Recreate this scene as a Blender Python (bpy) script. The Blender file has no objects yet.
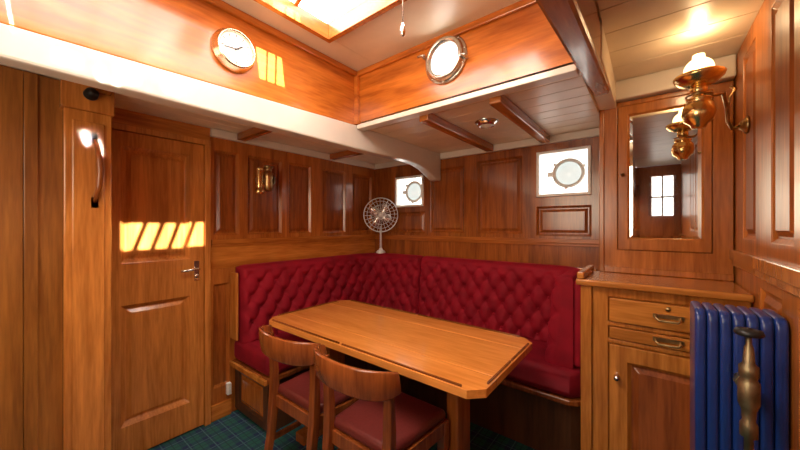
import bpy, bmesh, math, random
from mathutils import Vector, Matrix
random.seed(4)
scene = bpy.context.scene
pi = math.pi

# ------------------------------------------------------------ materials
def new_mat(name):
    m = bpy.data.materials.new(name); m.use_nodes = True
    nt = m.node_tree; b = nt.nodes['Principled BSDF']
    return m, nt, b
def plain(name, col, rough=.5, metal=0., bump=0., bscale=60, coat=0., sheen=0., emis=None, estr=0., var=.12, spec=.5):
    m, nt, b = new_mat(name)
    tc = nt.nodes.new('ShaderNodeTexCoord'); nz = nt.nodes.new('ShaderNodeTexNoise')
    nz.inputs['Scale'].default_value = bscale; nz.inputs['Detail'].default_value = 4
    nt.links.new(tc.outputs['Object'], nz.inputs['Vector'])
    cr = nt.nodes.new('ShaderNodeValToRGB')
    cr.color_ramp.elements[0].position = .3; cr.color_ramp.elements[1].position = .7
    cr.color_ramp.elements[0].color = [c*(1-var) for c in col]+[1]
    cr.color_ramp.elements[1].color = [min(1, c*(1+var)) for c in col]+[1]
    nt.links.new(nz.outputs['Fac'], cr.inputs['Fac']); nt.links.new(cr.outputs['Color'], b.inputs['Base Color'])
    b.inputs['Roughness'].default_value = rough; b.inputs['Metallic'].default_value = metal
    b.inputs['Coat Weight'].default_value = coat; b.inputs['Specular IOR Level'].default_value = spec
    if sheen:
        b.inputs['Sheen Weight'].default_value = sheen; b.inputs['Sheen Roughness'].default_value = .35
        b.inputs['Sheen Tint'].default_value = (1, .04, .10, 1)
    if emis:
        b.inputs['Emission Color'].default_value = (*emis, 1); b.inputs['Emission Strength'].default_value = estr
    if bump:
        bp = nt.nodes.new('ShaderNodeBump'); bp.inputs['Strength'].default_value = bump
        bp.inputs['Distance'].default_value = .002
        nt.links.new(nz.outputs['Fac'], bp.inputs['Height']); nt.links.new(bp.outputs['Normal'], b.inputs['Normal'])
    return m
def wood(name, dark, light, axis='z', rough=.24, sc=7., coat=.4, cr_=.1):
    dark = (dark[0], dark[1]*.88, dark[2]*.6); light = (light[0]*1.05, light[1]*.90, light[2]*.6)
    m, nt, b = new_mat(name); N = nt.nodes; L = nt.links
    tc = N.new('ShaderNodeTexCoord'); oi = N.new('ShaderNodeObjectInfo')
    mul = N.new('ShaderNodeMath'); mul.operation = 'MULTIPLY'; mul.inputs[1].default_value = 13.7
    L.new(oi.outputs['Random'], mul.inputs[0])
    add = N.new('ShaderNodeVectorMath'); add.operation = 'ADD'
    L.new(tc.outputs['Object'], add.inputs[0]); L.new(mul.outputs[0], add.inputs[1])
    mp = N.new('ShaderNodeMapping'); s = [sc, sc, sc]; s['xyz'.index(axis)] = .55
    mp.inputs['Scale'].default_value = s
    L.new(add.outputs[0], mp.inputs['Vector'])
    n1 = N.new('ShaderNodeTexNoise'); n1.inputs['Scale'].default_value = 1.6; n1.inputs['Detail'].default_value = 6
    n1.inputs['Distortion'].default_value = 1.2
    L.new(mp.outputs[0], n1.inputs['Vector'])
    n2 = N.new('ShaderNodeTexNoise'); n2.inputs['Scale'].default_value = 14; n2.inputs['Detail'].default_value = 3
    L.new(mp.outputs[0], n2.inputs['Vector'])
    mx = N.new('ShaderNodeMix'); mx.inputs[0].default_value = .35
    L.new(n1.outputs['Fac'], mx.inputs[2]); L.new(n2.outputs['Fac'], mx.inputs[3])
    cr = N.new('ShaderNodeValToRGB'); e = cr.color_ramp.elements
    e[0].position = .36; e[1].position = .64; e[0].color = (*dark, 1); e[1].color = (*light, 1)
    L.new(mx.outputs[0], cr.inputs['Fac']); L.new(cr.outputs['Color'], b.inputs['Base Color'])
    b.inputs['Roughness'].default_value = rough; b.inputs['Coat Weight'].default_value = coat
    b.inputs['Coat Roughness'].default_value = cr_
    bp = N.new('ShaderNodeBump'); bp.inputs['Strength'].default_value = .15; bp.inputs['Distance'].default_value = .002
    L.new(n2.outputs['Fac'], bp.inputs['Height']); L.new(bp.outputs['Normal'], b.inputs['Normal'])
    return m

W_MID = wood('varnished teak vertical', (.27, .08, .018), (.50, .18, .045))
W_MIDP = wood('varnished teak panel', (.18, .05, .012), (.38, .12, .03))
W_MIDY = wood('varnished teak along', (.32, .10, .02), (.60, .24, .055), 'y')
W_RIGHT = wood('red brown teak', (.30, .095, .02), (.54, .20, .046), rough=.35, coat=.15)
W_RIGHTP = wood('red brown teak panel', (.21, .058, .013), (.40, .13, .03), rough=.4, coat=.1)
W_DARK = wood('dark mahogany', (.18, .049, .012), (.37, .12, .028))
W_DARKX = wood('dark mahogany rail', (.24, .068, .015), (.44, .15, .035), 'x')
W_DARKY = wood('brown deck beam wood', (.26, .082, .02), (.48, .18, .045), 'y')
W_DOOR = wood('honey teak door', (.40, .15, .04), (.68, .30, .09))
W_COAMX = wood('orange varnish coaming x', (.38, .105, .017), (.70, .25, .052), 'x', sc=5)
W_COAMY = wood('orange varnish coaming y', (.38, .105, .017), (.70, .25, .052), 'y', sc=5)
W_TABLE = wood('table teak', (.62, .235, .055), (.84, .37, .11), 'x', rough=.2, coat=1., cr_=.10, sc=5)
W_CAB = wood('cabinet teak', (.34, .12, .027), (.60, .26, .068))
W_CABX = wood('cabinet teak rail', (.36, .13, .029), (.62, .27, .072), 'x')
W_CABD = wood('cabinet teak darker', (.28, .092, .022), (.50, .19, .05))
W_CHAIR = wood('chair mahogany', (.17, .044, .014), (.34, .105, .034))
W_PLANK = wood('olive brown planks', (.22, .085, .02), (.42, .185, .05), rough=.35, coat=.2)
W_BASE = wood('shadowed base wood', (.05, .018, .007), (.10, .038, .016), rough=.5, coat=.0)  # dark tone puts the shade under the bench seat into the wood colour
CREAM = plain('cream gloss paint', (.72, .66, .57), .28, bscale=6, var=.05, coat=.4)
CREAMP = plain('cream planking paint', (.80, .68, .51), .35, bscale=5, var=.08)
WHITE = plain('white paint', (.9, .89, .86), .35, bscale=8, var=.02)
VELVET = plain('crimson velvet', (.25, .004, .014), .75, bscale=7, var=.2, sheen=.3, spec=.22)
VELVETS = plain('crimson velvet seat', (.20, .003, .011), .7, bscale=7, var=.25, sheen=.35, spec=.25)
LEATHER = plain('oxblood leather', (.14, .022, .018), .33, bscale=90, bump=.3)
BRASS = plain('polished brass', (.92, .66, .28), .24, 1.0, bscale=15)
PBRASS = plain('pale brass', (.82, .72, .54), .2, 1.0, bscale=15)
OLDBRASS = plain('aged brass', (.48, .33, .15), .32, 1.0, bscale=25, var=.3)
GBRASS = plain('dull brass', (.32, .26, .15), .42, .9, bscale=30, var=.4)
CHROME = plain('chrome', (.75, .75, .75), .15, 1.0)
SILVER = plain('silver wire', (.85, .85, .84), .3, .3, var=.03)
NICKEL = plain('nickel port rim', (.66, .64, .58), .22, .9, var=.1)
BLACK = plain('black metal', (.015, .013, .012), .4)
BLUE = plain('navy blue enamel', (.010, .036, .19), .3, coat=.4, bscale=12)
DIAL = plain('white dial', (.9, .89, .85), .4, var=.02, emis=(1, .97, .9), estr=.3)
LGLASS = plain('daylit glass', (.9, .93, .95), .08, emis=(1, .98, .93), estr=5.0, var=.02)
PANE = plain('daylit window pane', (.9, .93, .9), .1, emis=(1, .98, .92), estr=2.6, var=.02)
WGLASS = plain('port glass', (.6, .7, .68), .05, var=.2, bscale=9, emis=(.88, .96, .93), estr=.7)
SKYGLASS = plain('skylight glass', (.9, .93, .95), .1, emis=(1, .97, .92), estr=10.0, var=.02)
GLOW = plain('glowing lamp glass', (1, .8, .5), .2, emis=(1, .70, .32), estr=4.0, var=.02)
MIRROR = plain('mirror silver', (.88, .89, .86), .02, 1.0, var=.0)
PLASTIC = plain('white plastic', (.75, .75, .7), .4)

def carpet():
    m, nt, b = new_mat('tartan carpet'); N = nt.nodes; L = nt.links
    tc = N.new('ShaderNodeTexCoord'); sp = N.new('ShaderNodeSeparateXYZ'); L.new(tc.outputs['Object'], sp.inputs[0])
    def math_(op, a, bv=None):
        n = N.new('ShaderNodeMath'); n.operation = op
        if hasattr(a, 'links'): L.new(a, n.inputs[0])
        else: n.inputs[0].default_value = a
        if bv is not None:
            if hasattr(bv, 'links'): L.new(bv, n.inputs[1])
            else: n.inputs[1].default_value = bv
        return n.outputs[0]
    def stripe(o, freq, off, width):
        f = math_('FRACT', math_('ADD', math_('MULTIPLY', o, freq), off))
        return math_('LESS_THAN', f, width)
    def mix(f, a, c2):
        n = N.new('ShaderNodeMix'); n.data_type = 'RGBA'; L.new(f, n.inputs[0])
        if hasattr(a, 'links'): L.new(a, n.inputs[6])
        else: n.inputs[6].default_value = (*a, 1)
        n.inputs[7].default_value = (*c2, 1); return n.outputs[2]
    x, y = sp.outputs[0], sp.outputs[1]
    wx = stripe(x, 9, 0, .45); wy = stripe(y, 9, 0, .45)
    s = math_('MULTIPLY', math_('ADD', wx, wy), .5)
    c = mix(s, (.014, .10, .08), (.010, .024, .08))
    t = math_('MAXIMUM', stripe(x, 9, .72, .06), stripe(y, 9, .72, .06))
    c = mix(math_('MULTIPLY', t, .5), c, (.10, .22, .22))
    t2 = math_('MAXIMUM', stripe(x, 9, .3, .05), stripe(y, 9, .3, .05))
    c = mix(math_('MULTIPLY', t2, .5), c, (.01, .012, .02))
    L.new(c, b.inputs['Base Color']); b.inputs['Roughness'].default_value = .95
    nz = N.new('ShaderNodeTexNoise'); nz.inputs['Scale'].default_value = 300
    L.new(tc.outputs['Object'], nz.inputs['Vector'])
    bp = N.new('ShaderNodeBump'); bp.inputs['Strength'].default_value = .5; bp.inputs['Distance'].default_value = .003
    L.new(nz.outputs['Fac'], bp.inputs['Height']); L.new(bp.outputs['Normal'], b.inputs['Normal'])
    return m
CARPET = carpet()

# ------------------------------------------------------------ mesh builder
class MB:
    def __init__(s): s.v = []; s.f = []; s.M = None
    def av(s, p):
        p = Vector(p)
        if s.M is not None: p = s.M @ p
        s.v.append(p); return len(s.v)-1
    def af(s, idx, m=0, sm=False): s.f.append((tuple(idx), m, sm))
    def box(s, x0, x1, y0, y1, z0, z1, m=0):
        i = [s.av(p) for p in [(x0,y0,z0),(x1,y0,z0),(x1,y1,z0),(x0,y1,z0),(x0,y0,z1),(x1,y0,z1),(x1,y1,z1),(x0,y1,z1)]]
        for q in [(0,3,2,1),(4,5,6,7),(0,1,5,4),(1,2,6,5),(2,3,7,6),(3,0,4,7)]: s.af([i[k] for k in q], m)
    def hexa(s, pts, m=0):
        i = [s.av(p) for p in pts]
        for q in [(0,3,2,1),(4,5,6,7),(0,1,5,4),(1,2,6,5),(2,3,7,6),(3,0,4,7)]: s.af([i[k] for k in q], m)
    def prism(s, poly, z0, z1, m=0):
        n = len(poly); a = [s.av((p[0],p[1],z0)) for p in poly]; b = [s.av((p[0],p[1],z1)) for p in poly]
        s.af(a[::-1], m); s.af(b, m)
        for k in range(n): s.af([a[k], a[(k+1)%n], b[(k+1)%n], b[k]], m)
    def lathe(s, prof, o=(0,0,0), ax=(0,0,1), seg=32, m=0, sm=True, caps=True):
        ax = Vector(ax).normalized(); q = Vector((0,0,1)).rotation_difference(ax).to_matrix(); o = Vector(o)
        rings = []
        for r, z in prof:
            rings.append([s.av(o + q @ Vector((r*math.cos(2*pi*k/seg), r*math.sin(2*pi*k/seg), z))) for k in range(seg)])
        for a, b in zip(rings, rings[1:]):
            for k in range(seg): s.af([a[k], a[(k+1)%seg], b[(k+1)%seg], b[k]], m, sm)
        if caps:
            if prof[0][0] > 1e-4: s.af(rings[0][::-1], m)
            if prof[-1][0] > 1e-4: s.af(rings[-1], m)
    def tube(s, pts, r, seg=10, m=0, closed=False, flat=1.):
        pts = [Vector(p) for p in pts]; n = len(pts)
        rr = r if isinstance(r, (list, tuple)) else [r]*n
        rings = []; up = None
        for i, p in enumerate(pts):
            if closed: t = pts[(i+1)%n]-pts[i-1]
            else: t = pts[min(i+1,n-1)]-pts[max(i-1,0)]
            t.normalize()
            if up is None: up = Vector((0,0,1)) if abs(t.z) < .9 else Vector((0,1,0))
            a = t.cross(up)
            if a.length < 1e-4: a = t.cross(Vector((1,0,0)))
            a.normalize(); b = a.cross(t).normalized(); up = b
            rings.append([s.av(p + a*math.cos(2*pi*k/seg)*rr[i] + b*math.sin(2*pi*k/seg)*rr[i]*flat) for k in range(seg)])
        R = list(zip(rings, rings[1:])) + ([(rings[-1], rings[0])] if closed else [])
        for a, b in R:
            for k in range(seg): s.af([a[k], a[(k+1)%seg], b[(k+1)%seg], b[k]], m, True)
        if not closed: s.af(rings[0][::-1], m); s.af(rings[-1], m)
    def ring(s, P, A, na, B, nb, m=0):
        ra = [(A[0],A[2]),(A[1],A[2]),(A[1],A[3]),(A[0],A[3])]; rb = [(B[0],B[2]),(B[1],B[2]),(B[1],B[3]),(B[0],B[3])]
        a = [s.av(P(u,w,na)) for u,w in ra]; b = [s.av(P(u,w,nb)) for u,w in rb]
        for k in range(4): s.af([a[k],a[(k+1)%4],b[(k+1)%4],b[k]], m)
    def rect(s, P, A, n, m=0):
        s.af([s.av(P(u,w,n)) for u,w in [(A[0],A[2]),(A[1],A[2]),(A[1],A[3]),(A[0],A[3])]], m)
    def framed(s, P, u0, u1, w0, w1, holes, t=.02, mf=0, mp=1, mould=.014, back=True):
        us = sorted(set([u0,u1]+[h[0] for h in holes]+[h[1] for h in holes]))
        ws = sorted(set([w0,w1]+[h[2] for h in holes]+[h[3] for h in holes]))
        F = {}; B = {}
        def fv(i,j):
            if (i,j) not in F: F[(i,j)] = s.av(P(us[i],ws[j],0))
            return F[(i,j)]
        def bv(i,j):
            if (i,j) not in B: B[(i,j)] = s.av(P(us[i],ws[j],-t))
            return B[(i,j)]
        def solid(i,j):
            if i<0 or j<0 or i>=len(us)-1 or j>=len(ws)-1: return False
            cu=(us[i]+us[i+1])/2; cw=(ws[j]+ws[j+1])/2
            return not any(h[0]<cu<h[1] and h[2]<cw<h[3] for h in holes)
        for i in range(len(us)-1):
            for j in range(len(ws)-1):
                if not solid(i,j): continue
                s.af([fv(i,j),fv(i+1,j),fv(i+1,j+1),fv(i,j+1)], mf)
                for (di,dj,e) in [(-1,0,((i,j),(i,j+1))),(1,0,((i+1,j),(i+1,j+1))),(0,-1,((i,j),(i+1,j))),(0,1,((i,j+1),(i+1,j+1)))]:
                    if not solid(i+di,j+dj):
                        (a,b) = e; s.af([fv(*a),fv(*b),bv(*b),bv(*a)], mf)
        for h in holes:
            if len(h) > 4 and h[4] == 'open': continue
            A = h[:4]
            def ins(k): return (A[0]+k,A[1]-k,A[2]+k,A[3]-k)
            s.ring(P, A, -.003, ins(mould), -t, mf)
            if min(A[1]-A[0],A[3]-A[2]) > .11:
                s.ring(P, ins(mould), -t, ins(mould+.008), -t, mp)
                s.ring(P, ins(mould+.008), -t, ins(mould+.028), -t+.011, mp)
                s.rect(P, ins(mould+.028), -t+.011, mp)
            else: s.rect(P, ins(mould), -t, mp)
    def build(s, name, mats, parent=None, label=None, category=None, kind=None, bevel=0., seg=2, origin=None, subsurf=0, group=None, smooth=False):
        me = bpy.data.meshes.new(name)
        lo = Vector([min(v[k] for v in s.v) for k in range(3)]); hi = Vector([max(v[k] for v in s.v) for k in range(3)])
        o = Vector(origin) if origin is not None else Vector(((lo.x+hi.x)/2,(lo.y+hi.y)/2,lo.z))
        me.from_pydata([v-o for v in s.v], [], [f[0] for f in s.f])
        for p, f in zip(me.polygons, s.f):
            p.material_index = f[1]; p.use_smooth = f[2] or smooth
        for m in (mats if isinstance(mats, (list,tuple)) else [mats]): me.materials.append(m)
        bm = bmesh.new(); bm.from_mesh(me); bmesh.ops.recalc_face_normals(bm, faces=bm.faces); bm.to_mesh(me); bm.free()
        ob = bpy.data.objects.new(name, me); scene.collection.objects.link(ob)
        if parent: 
            ob.parent = parent; ob.location = o - wloc(parent)
        else: ob.location = o
        if bevel:
            b = ob.modifiers.new('bevel','BEVEL'); b.width = bevel; b.segments = seg; b.limit_method = 'ANGLE'; b.angle_limit = math.radians(35)
            b.harden_normals = False
        if label: ob['label'] = label
        if category: ob['category'] = category
        if kind: ob['kind'] = kind
        if group: ob['group'] = group
        return ob
def wloc(o):
    v = Vector(o.location)
    while o.parent: o = o.parent; v += Vector(o.location)
    return v
def empty(name, loc, label, category, group=None):
    e = bpy.data.objects.new(name, None); e.empty_display_size = .05; e.location = loc
    scene.collection.objects.link(e); e['label'] = label; e['category'] = category
    if group: e['group'] = group
    return e
trim_n = [0]
def trim(mb, mats, label, bevel=.004):
    trim_n[0] += 1
    return mb.build('trim_%d' % trim_n[0], mats, label=label, category='trim', kind='structure', bevel=bevel)

XL, XR, YB, YR = -2.4, .33, 2.58, -1.2
CX0, CX1, CY1 = -1.557, -.24, 1.498     # coachroof opening
CH, ZC, ZR, ZT = 1.37, 2.04, 2.20, 2.40

# ------------------------------------------------------------ shell
mb = MB(); mb.box(XL-.1, XR+.1, YR-.1, YB+.1, -.05, 0)
mb.build('floor', CARPET, label='dark green and blue tartan carpet floor', category='floor', kind='structure')

PL = lambda u,w,n: (XL+n, u, w)
PB = lambda u,w,n: (u, YB-n, w)
PR = lambda u,w,n: (XR-n, u, w)
# left wall
mb = MB()
up = [(.93,1.10),(1.17,1.45),(1.52,1.74),(1.87,2.15),(2.25,2.53)]
holes = [(a,b,1.30,1.90) for a,b in up] + [(.925,1.03,.22,.95)]
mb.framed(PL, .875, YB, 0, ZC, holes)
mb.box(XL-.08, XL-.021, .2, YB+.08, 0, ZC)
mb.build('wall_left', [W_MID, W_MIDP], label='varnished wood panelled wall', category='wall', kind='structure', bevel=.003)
# over-door piece
mb = MB(); mb.box(XL-.02, XL+.015, .2, .9, 1.93, ZC); trim(mb, W_MIDY, 'varnished wood header above the door')
# back wall
mb = MB()
W1 = (-2.10,-1.745,1.555,1.865); W2 = (-.69,-.325,1.585,1.93)
holes = [(-2.35,-1.73+.0,1.29,1.50),(-1.66,-1.31,1.30,1.90),(-1.18,-.80,1.30,1.92),(-.69,-.325,1.29,1.51),
         W1+('open',), W2+('open',)]
mb.framed(PB, XL, XR, 0, ZR, holes, t=.018)
for x0,x1,z0,z1 in [(XL-.08,W1[0],0,ZR),(W1[1],W2[0],0,ZR),(W2[1],XR+.08,0,ZR),(W1[0],W1[1],0,W1[2]),(W1[0],W1[1],W1[3],ZR),(W2[0],W2[1],0,W2[2]),(W2[0],W2[1],W2[3],ZR)]:
    mb.box(x0, x1, YB+.019, YB+.09, z0, z1)
mb.build('wall_back', [W_DARK, W_DARK], label='dark mahogany panelled wall', category='wall', kind='structure', bevel=.003)
# right wall
mb = MB()
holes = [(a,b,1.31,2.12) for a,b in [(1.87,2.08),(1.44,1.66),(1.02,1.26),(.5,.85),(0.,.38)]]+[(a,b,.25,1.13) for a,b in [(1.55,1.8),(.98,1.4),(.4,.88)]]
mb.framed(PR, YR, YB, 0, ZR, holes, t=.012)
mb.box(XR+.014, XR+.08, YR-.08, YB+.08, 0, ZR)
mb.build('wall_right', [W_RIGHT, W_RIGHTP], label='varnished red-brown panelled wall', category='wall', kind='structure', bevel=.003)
# rear wall (behind the camera) with a window
mb = MB()
PRE = lambda u,w,n: (u, YR+n, w)
RW = (.0,.27,1.5,2.05)
mb.framed(PRE, XL, XR, 0, ZR, [RW+('open',),(-.5,-.12,1.3,1.95),(-1.1,-.62,1.3,1.95),(-1.1,-.62,.2,1.1),(-.5,-.12,.2,1.1)], t=.03)
mb.box(XL-.08, RW[0], YR-.09, YR-.031, 0, ZR); mb.box(RW[1], XR+.08, YR-.09, YR-.031, 0, ZR)
mb.box(RW[0], RW[1], YR-.09, YR-.031, 0, RW[2]); mb.box(RW[0], RW[1], YR-.09, YR-.031, RW[3], ZR)
mb.build('wall_rear', [W_MID, W_MID], label='dark wood panelled wall with window', category='wall', kind='structure', bevel=.003)
mb = MB(); mb.box(RW[0], RW[1], YR-.05, YR-.04, RW[2], RW[3], 1)
mb.box(RW[0]-.02, RW[0]+.02, YR-.03, YR+.01, RW[2], RW[3]); mb.box(RW[1]-.02, RW[1]+.02, YR-.03, YR+.01, RW[2], RW[3])
mb.box(.125, .145, YR-.03, YR, RW[2], RW[3]); mb.box(RW[0], RW[1], YR-.03, YR, 1.75, 1.77)
mb.build('window_3', [W_DARK, PANE], label='dark framed daylit window', category='window', kind='structure')

# inner partition
mb = MB()
mb.box(-2.395, -2.14, YR, .335, 0, ZC)
for y0,y1 in [(-.30,-.18),(-.18,-.06),(-.058,.060),(.0612,.102)]: mb.box(-2.14, -2.10, y0, y1, 0, 2.03)
mb.box(-2.14, -2.112, .1, .18, 0, 2.03)
for k in range(6): mb.box(-2.14,-2.10, YR+.15*k, YR+.15*k+.145, 0, 2.03)
mb.build('wall_inner', W_PLANK, label='olive-brown vertical plank partition', category='wall', kind='structure', bevel=.0025)
mb = MB(); mb.box(-2.139, -2.055, .175, .336, 0, 1.90); mb.box(-2.139, -2.04, .165, .345, 1.90, 2.03)
mb.box(-2.055,-2.045,.20,.31,.12,1.85)
pil = trim(mb, W_DOOR, 'honey wood pilaster beside the door', .006)
# door jambs, casing
mb = MB(); mb.box(XL-.02, XL+.03, .30, .345, 0, 1.93); mb.box(XL-.02, XL+.03, .862, .90, 0, 1.93); mb.box(XL-.02, XL+.03, .30, .90, 1.915, 1.95)
trim(mb, W_DOOR, 'varnished wood door casing')
# door
mb = MB()
mb.framed(lambda u,w,n: (XL+.014+n,u,w), .347, .86, .01, 1.912, [(.43,.775,1.15,1.83),(.43,.775,.2,.90)], t=.026, mould=.02)
mb.box(XL-.019, XL-.0125, .347, .86, .01, 1.912)
door = mb.build('door_1', [W_DOOR, W_DOOR], label='honey-coloured two-panel wooden door', category='door', kind='structure', bevel=.003)
mb = MB(); mb.box(XL+.015, XL+.020, .80, .83, 1.0, 1.13); mb.tube([(XL+.017,.815,1.08),(XL+.06,.815,1.08),(XL+.065,.80,1.08),(XL+.065,.71,1.075)], .008)
mb.lathe([(.0,0),(.014,0),(.014,.008),(0,.008)], (XL+.019,.815,1.03), (1,0,0), 16)
mb.build('handle', CHROME, parent=door, label='chrome lever handle')
mb = MB(); mb.tube([(XL+.03,.352,.86),(XL+.03,.352,.94)], .008); mb.box(XL+.015,XL+.022,.348,.38,.86,.94)
mb.build('hinge', CHROME, parent=door, label='steel hinge')

# pull handle on pilaster
mb = MB()
mb.tube([(-2.052,.275,1.77),(-2.03,.278,1.75),(-2.018,.285,1.69),(-2.014,.29,1.62),(-2.018,.285,1.55),(-2.03,.278,1.50),(-2.052,.275,1.48)], [.009,.009,.011,.013,.011,.009,.009])
mb.box(-2.054,-2.045,.262,.288,1.75,1.80); mb.box(-2.054,-2.045,.262,.288,1.45,1.50)
mb.build('pull_handle', W_DARK, parent=pil, label='dark curved pull handle')
mb = MB(); mb.lathe([(0,0),(.026,0),(.026,.010),(.016,.016),(.016,.035),(.024,.038),(0,.042)], (-2.04,.26,1.975), (1,0,0), 20)
mb.build('door_stop', BLACK, parent=pil, label='small black round fitting')

# ceilings
mb = MB()
n = 9
for k in range(n):
    x0 = XL-.02+(CX0-.02-XL+.02)*k/n; x1 = XL-.02+(CX0-.02-XL+.02)*(k+1)/n-.003
    mb.box(x0, x1, YR-.05, YB+.05, ZC, ZC+.02)
n = 9
for k in range(n):
    y0 = CY1+(YB+.05-CY1)*k/n; y1 = CY1+(YB+.05-CY1)*(k+1)/n-.004
    mb.box(CX0-.02, CX1, y0, y1, ZC, ZC+.02)
mb.box(XL-.05, CX0-.02, YR-.05, YB+.05, ZC+.021, ZC+.05); mb.box(CX0-.02, CX1, CY1+.03, YB+.05, ZC+.021, ZC+.05)
for k in range(20):
    y0 = YR+ (YB-YR)*k/20; mb.box(-.155, XR+.05, y0, y0+(YB-YR)/20-.004, ZR, ZR+.02)
mb.box(-.24, XR+.05, YR-.05, YB+.05, ZR+.021, ZR+.025)
mb.box(-.24, -.155, CY1+.035, YB+.05, 2.06, ZR+.02)
SX0, SX1, SY0, SY1 = -1.35, -.52, -.1, 1.09
for x0,x1,y0,y1 in [(CX0-.02,SX0-.03,YR,CY1+.02),(SX1+.03,CX1+.02,YR,CY1+.02),(SX0-.03,SX1+.03,SY1+.03,CY1+.02),(SX0-.03,SX1+.03,YR,SY0-.03)]:
    mb.box(x0,x1,y0,y1,ZT,ZT+.03)
mb.box(CX0-.04, CX1+.02, YR-.1, YR-.0, ZC, ZT+.03)
mb.build('ceiling', CREAMP, label='cream painted planked deckhead ceiling', category='ceiling', kind='structure', bevel=.002)

# coaming faces
def zc0(y): return 2.045-.055*max(0,(CY1-y))/CY1
mb = MB()
ya,yb_ = YR, CY1+.035
mb.hexa([(CX0-.035,ya,zc0(ya)),(CX0,ya,zc0(ya)),(CX0,yb_,2.045),(CX0-.035,yb_,2.045),(CX0-.035,ya,ZT),(CX0,ya,ZT),(CX0,yb_,ZT),(CX0-.035,yb_,ZT)])
mb.box(CX0,CX0+.02,YR,CY1,ZT-.035,ZT)
trim(mb, W_COAMY, 'orange varnished coaming of the deck house')
mb = MB(); mb.box(CX0, CX1, CY1, CY1+.035, 2.045, ZT); mb.box(CX0+.02,CX1,CY1-.02,CY1,ZT-.035,ZT)
mb.box(CX0,CX0+.03,CY1-.028,CY1,2.045,ZT-.035)
trim(mb, W_COAMX, 'orange varnished coaming of the deck house')
mb = MB(); mb.box(CX0+.013, CX1, CY1-.012, CY1+.05, 2.015, 2.045)
trim(mb, CREAM, 'cream painted bead under the coaming')
# right coaming with barred side light (lets the sun in)
mb = MB()
X0,X1 = CX1, CX1+.03
OY0,OY1,OZ0,OZ1 = .17,.60,2.215,2.392
mb.box(X0,X1,YR,OY0,ZC,ZT); mb.box(X0,X1,OY1,CY1+.035,ZC,ZT); mb.box(X0,X1,OY0,OY1,ZC,OZ0); mb.box(X0,X1,OY0,OY1,OZ1,ZT)
for k in (1,2,3,4): 
    yy = OY0+(OY1-OY0)*k/5; mb.hexa([(X0,yy-.040,OZ0),(X1,yy-.040,OZ0),(X1,yy-.016,OZ0),(X0,yy-.016,OZ0),(X0,yy+.018,OZ1),(X1,yy+.018,OZ1),(X1,yy+.042,OZ1),(X0,yy+.042,OZ1)])
trim(mb, W_COAMY, 'orange varnished coaming with barred side light')

# white carlin beam with curved knee
mb = MB()
prof = [(y,1.882) for y in (YR,0,.5,1.0,1.5)]+[(1.7,1.885),(1.9,1.893),(2.05,1.898)]+[(2.2,1.89),(2.32,1.865),(2.42,1.825),(2.50,1.79),(YB-.002,1.785)]
xa, xb = CX0-.075, CX0+.010
lo = [[mb.av((x,y,z)) for y,z in prof] for x in (xa,xb)]; hi = [[mb.av((x,y,min(2.043,zc0(y)-.002))) for y,z in prof] for x in (xa,xb)]
for k in range(len(prof)-1):
    mb.af([lo[0][k],lo[0][k+1],lo[1][k+1],lo[1][k]]); mb.af([hi[0][k],hi[0][k+1],hi[1][k+1],hi[1][k]])
    for q in (0,1): mb.af([lo[q][k],lo[q][k+1],hi[q][k+1],hi[q][k]])
for k in (0,-1): mb.af([lo[0][k],lo[1][k],hi[1][k],hi[0][k]])
trim(mb, CREAM, 'cream painted deck beam with curved knee', .010)
# cornices
mb = MB(); mb.box(XL+.0,XL+.03,.9,YB,1.985,ZC-.001); mb.box(XL+.03,CX0-.09,YB-.03,YB,1.985,ZC-.001); mb.box(CX0+.02,-.25,YB-.035,YB,1.985,ZC-.001)
trim(mb, CREAM, 'cream painted cornice')
for x in (-1.05,-.615):
    mb = MB(); mb.box(x-.032,x+.032,CY1+.052,YB-.04,1.985,ZC-.001); trim(mb, W_DARKY, 'brown wood deck beam', .006)
for y in (1.95, 1.1, .3):
    mb = MB(); mb.box(XL+.035,CX0-.09,y-.03,y+.03,1.99,ZC-.001); trim(mb, W_DARKX, 'brown wood deck beam', .006)
mb = MB()
y0,y1 = YR, 2.2
def zz(y): return 1.96+(2.08-1.96)*(y-.86)/(2.2-.86)
a0,a1 = -.242,-.158
mb.hexa([(a0,y0,zz(y0)),(a1,y0,zz(y0)),(a1,y1,zz(y1)),(a0,y1,zz(y1)),(a0,y0,2.2),(a1,y0,2.2),(a1,y1,2.199),(a0,y1,2.199)])
trim(mb, W_DARKY, 'heavy brown wood deck beam', .014)
mb = MB(); mb.box(-.24,XR-.002,2.2,2.40,2.09,2.199); trim(mb, CREAM, 'cream painted beam over the wall cupboard', .008)
# chair rails
mb = MB(); mb.box(XL,XL+.022,.905,YB,1.235,1.268); mb.box(XL,XL+.014,.905,YB,1.215,1.235); trim(mb, W_MIDY, 'varnished dado rail')
mb = MB(); mb.box(XL,XL+.006,.905,YB,1.06,1.214); trim(mb, W_MIDY, 'lighter varnished board under the dado rail')
mb = MB(); mb.box(XL+.022,-.25,YB-.022,YB,1.235,1.268); mb.box(XL+.022,-.25,YB-.014,YB,1.215,1.235); trim(mb, W_DARKX, 'dark varnished dado rail')
mb = MB(); mb.box(XR-.022,XR,YR,2.24,1.20,1.25); mb.box(XR-.012,XR,YR,2.24,1.17,1.20); trim(mb, W_CAB, 'varnished dado rail')
mb = MB(); mb.box(XL,XL+.018,.905,1.04,0,.11)
mb.build('baseboard_left', W_MIDY, label='varnished baseboard', category='baseboard', kind='structure', bevel=.004)

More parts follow.
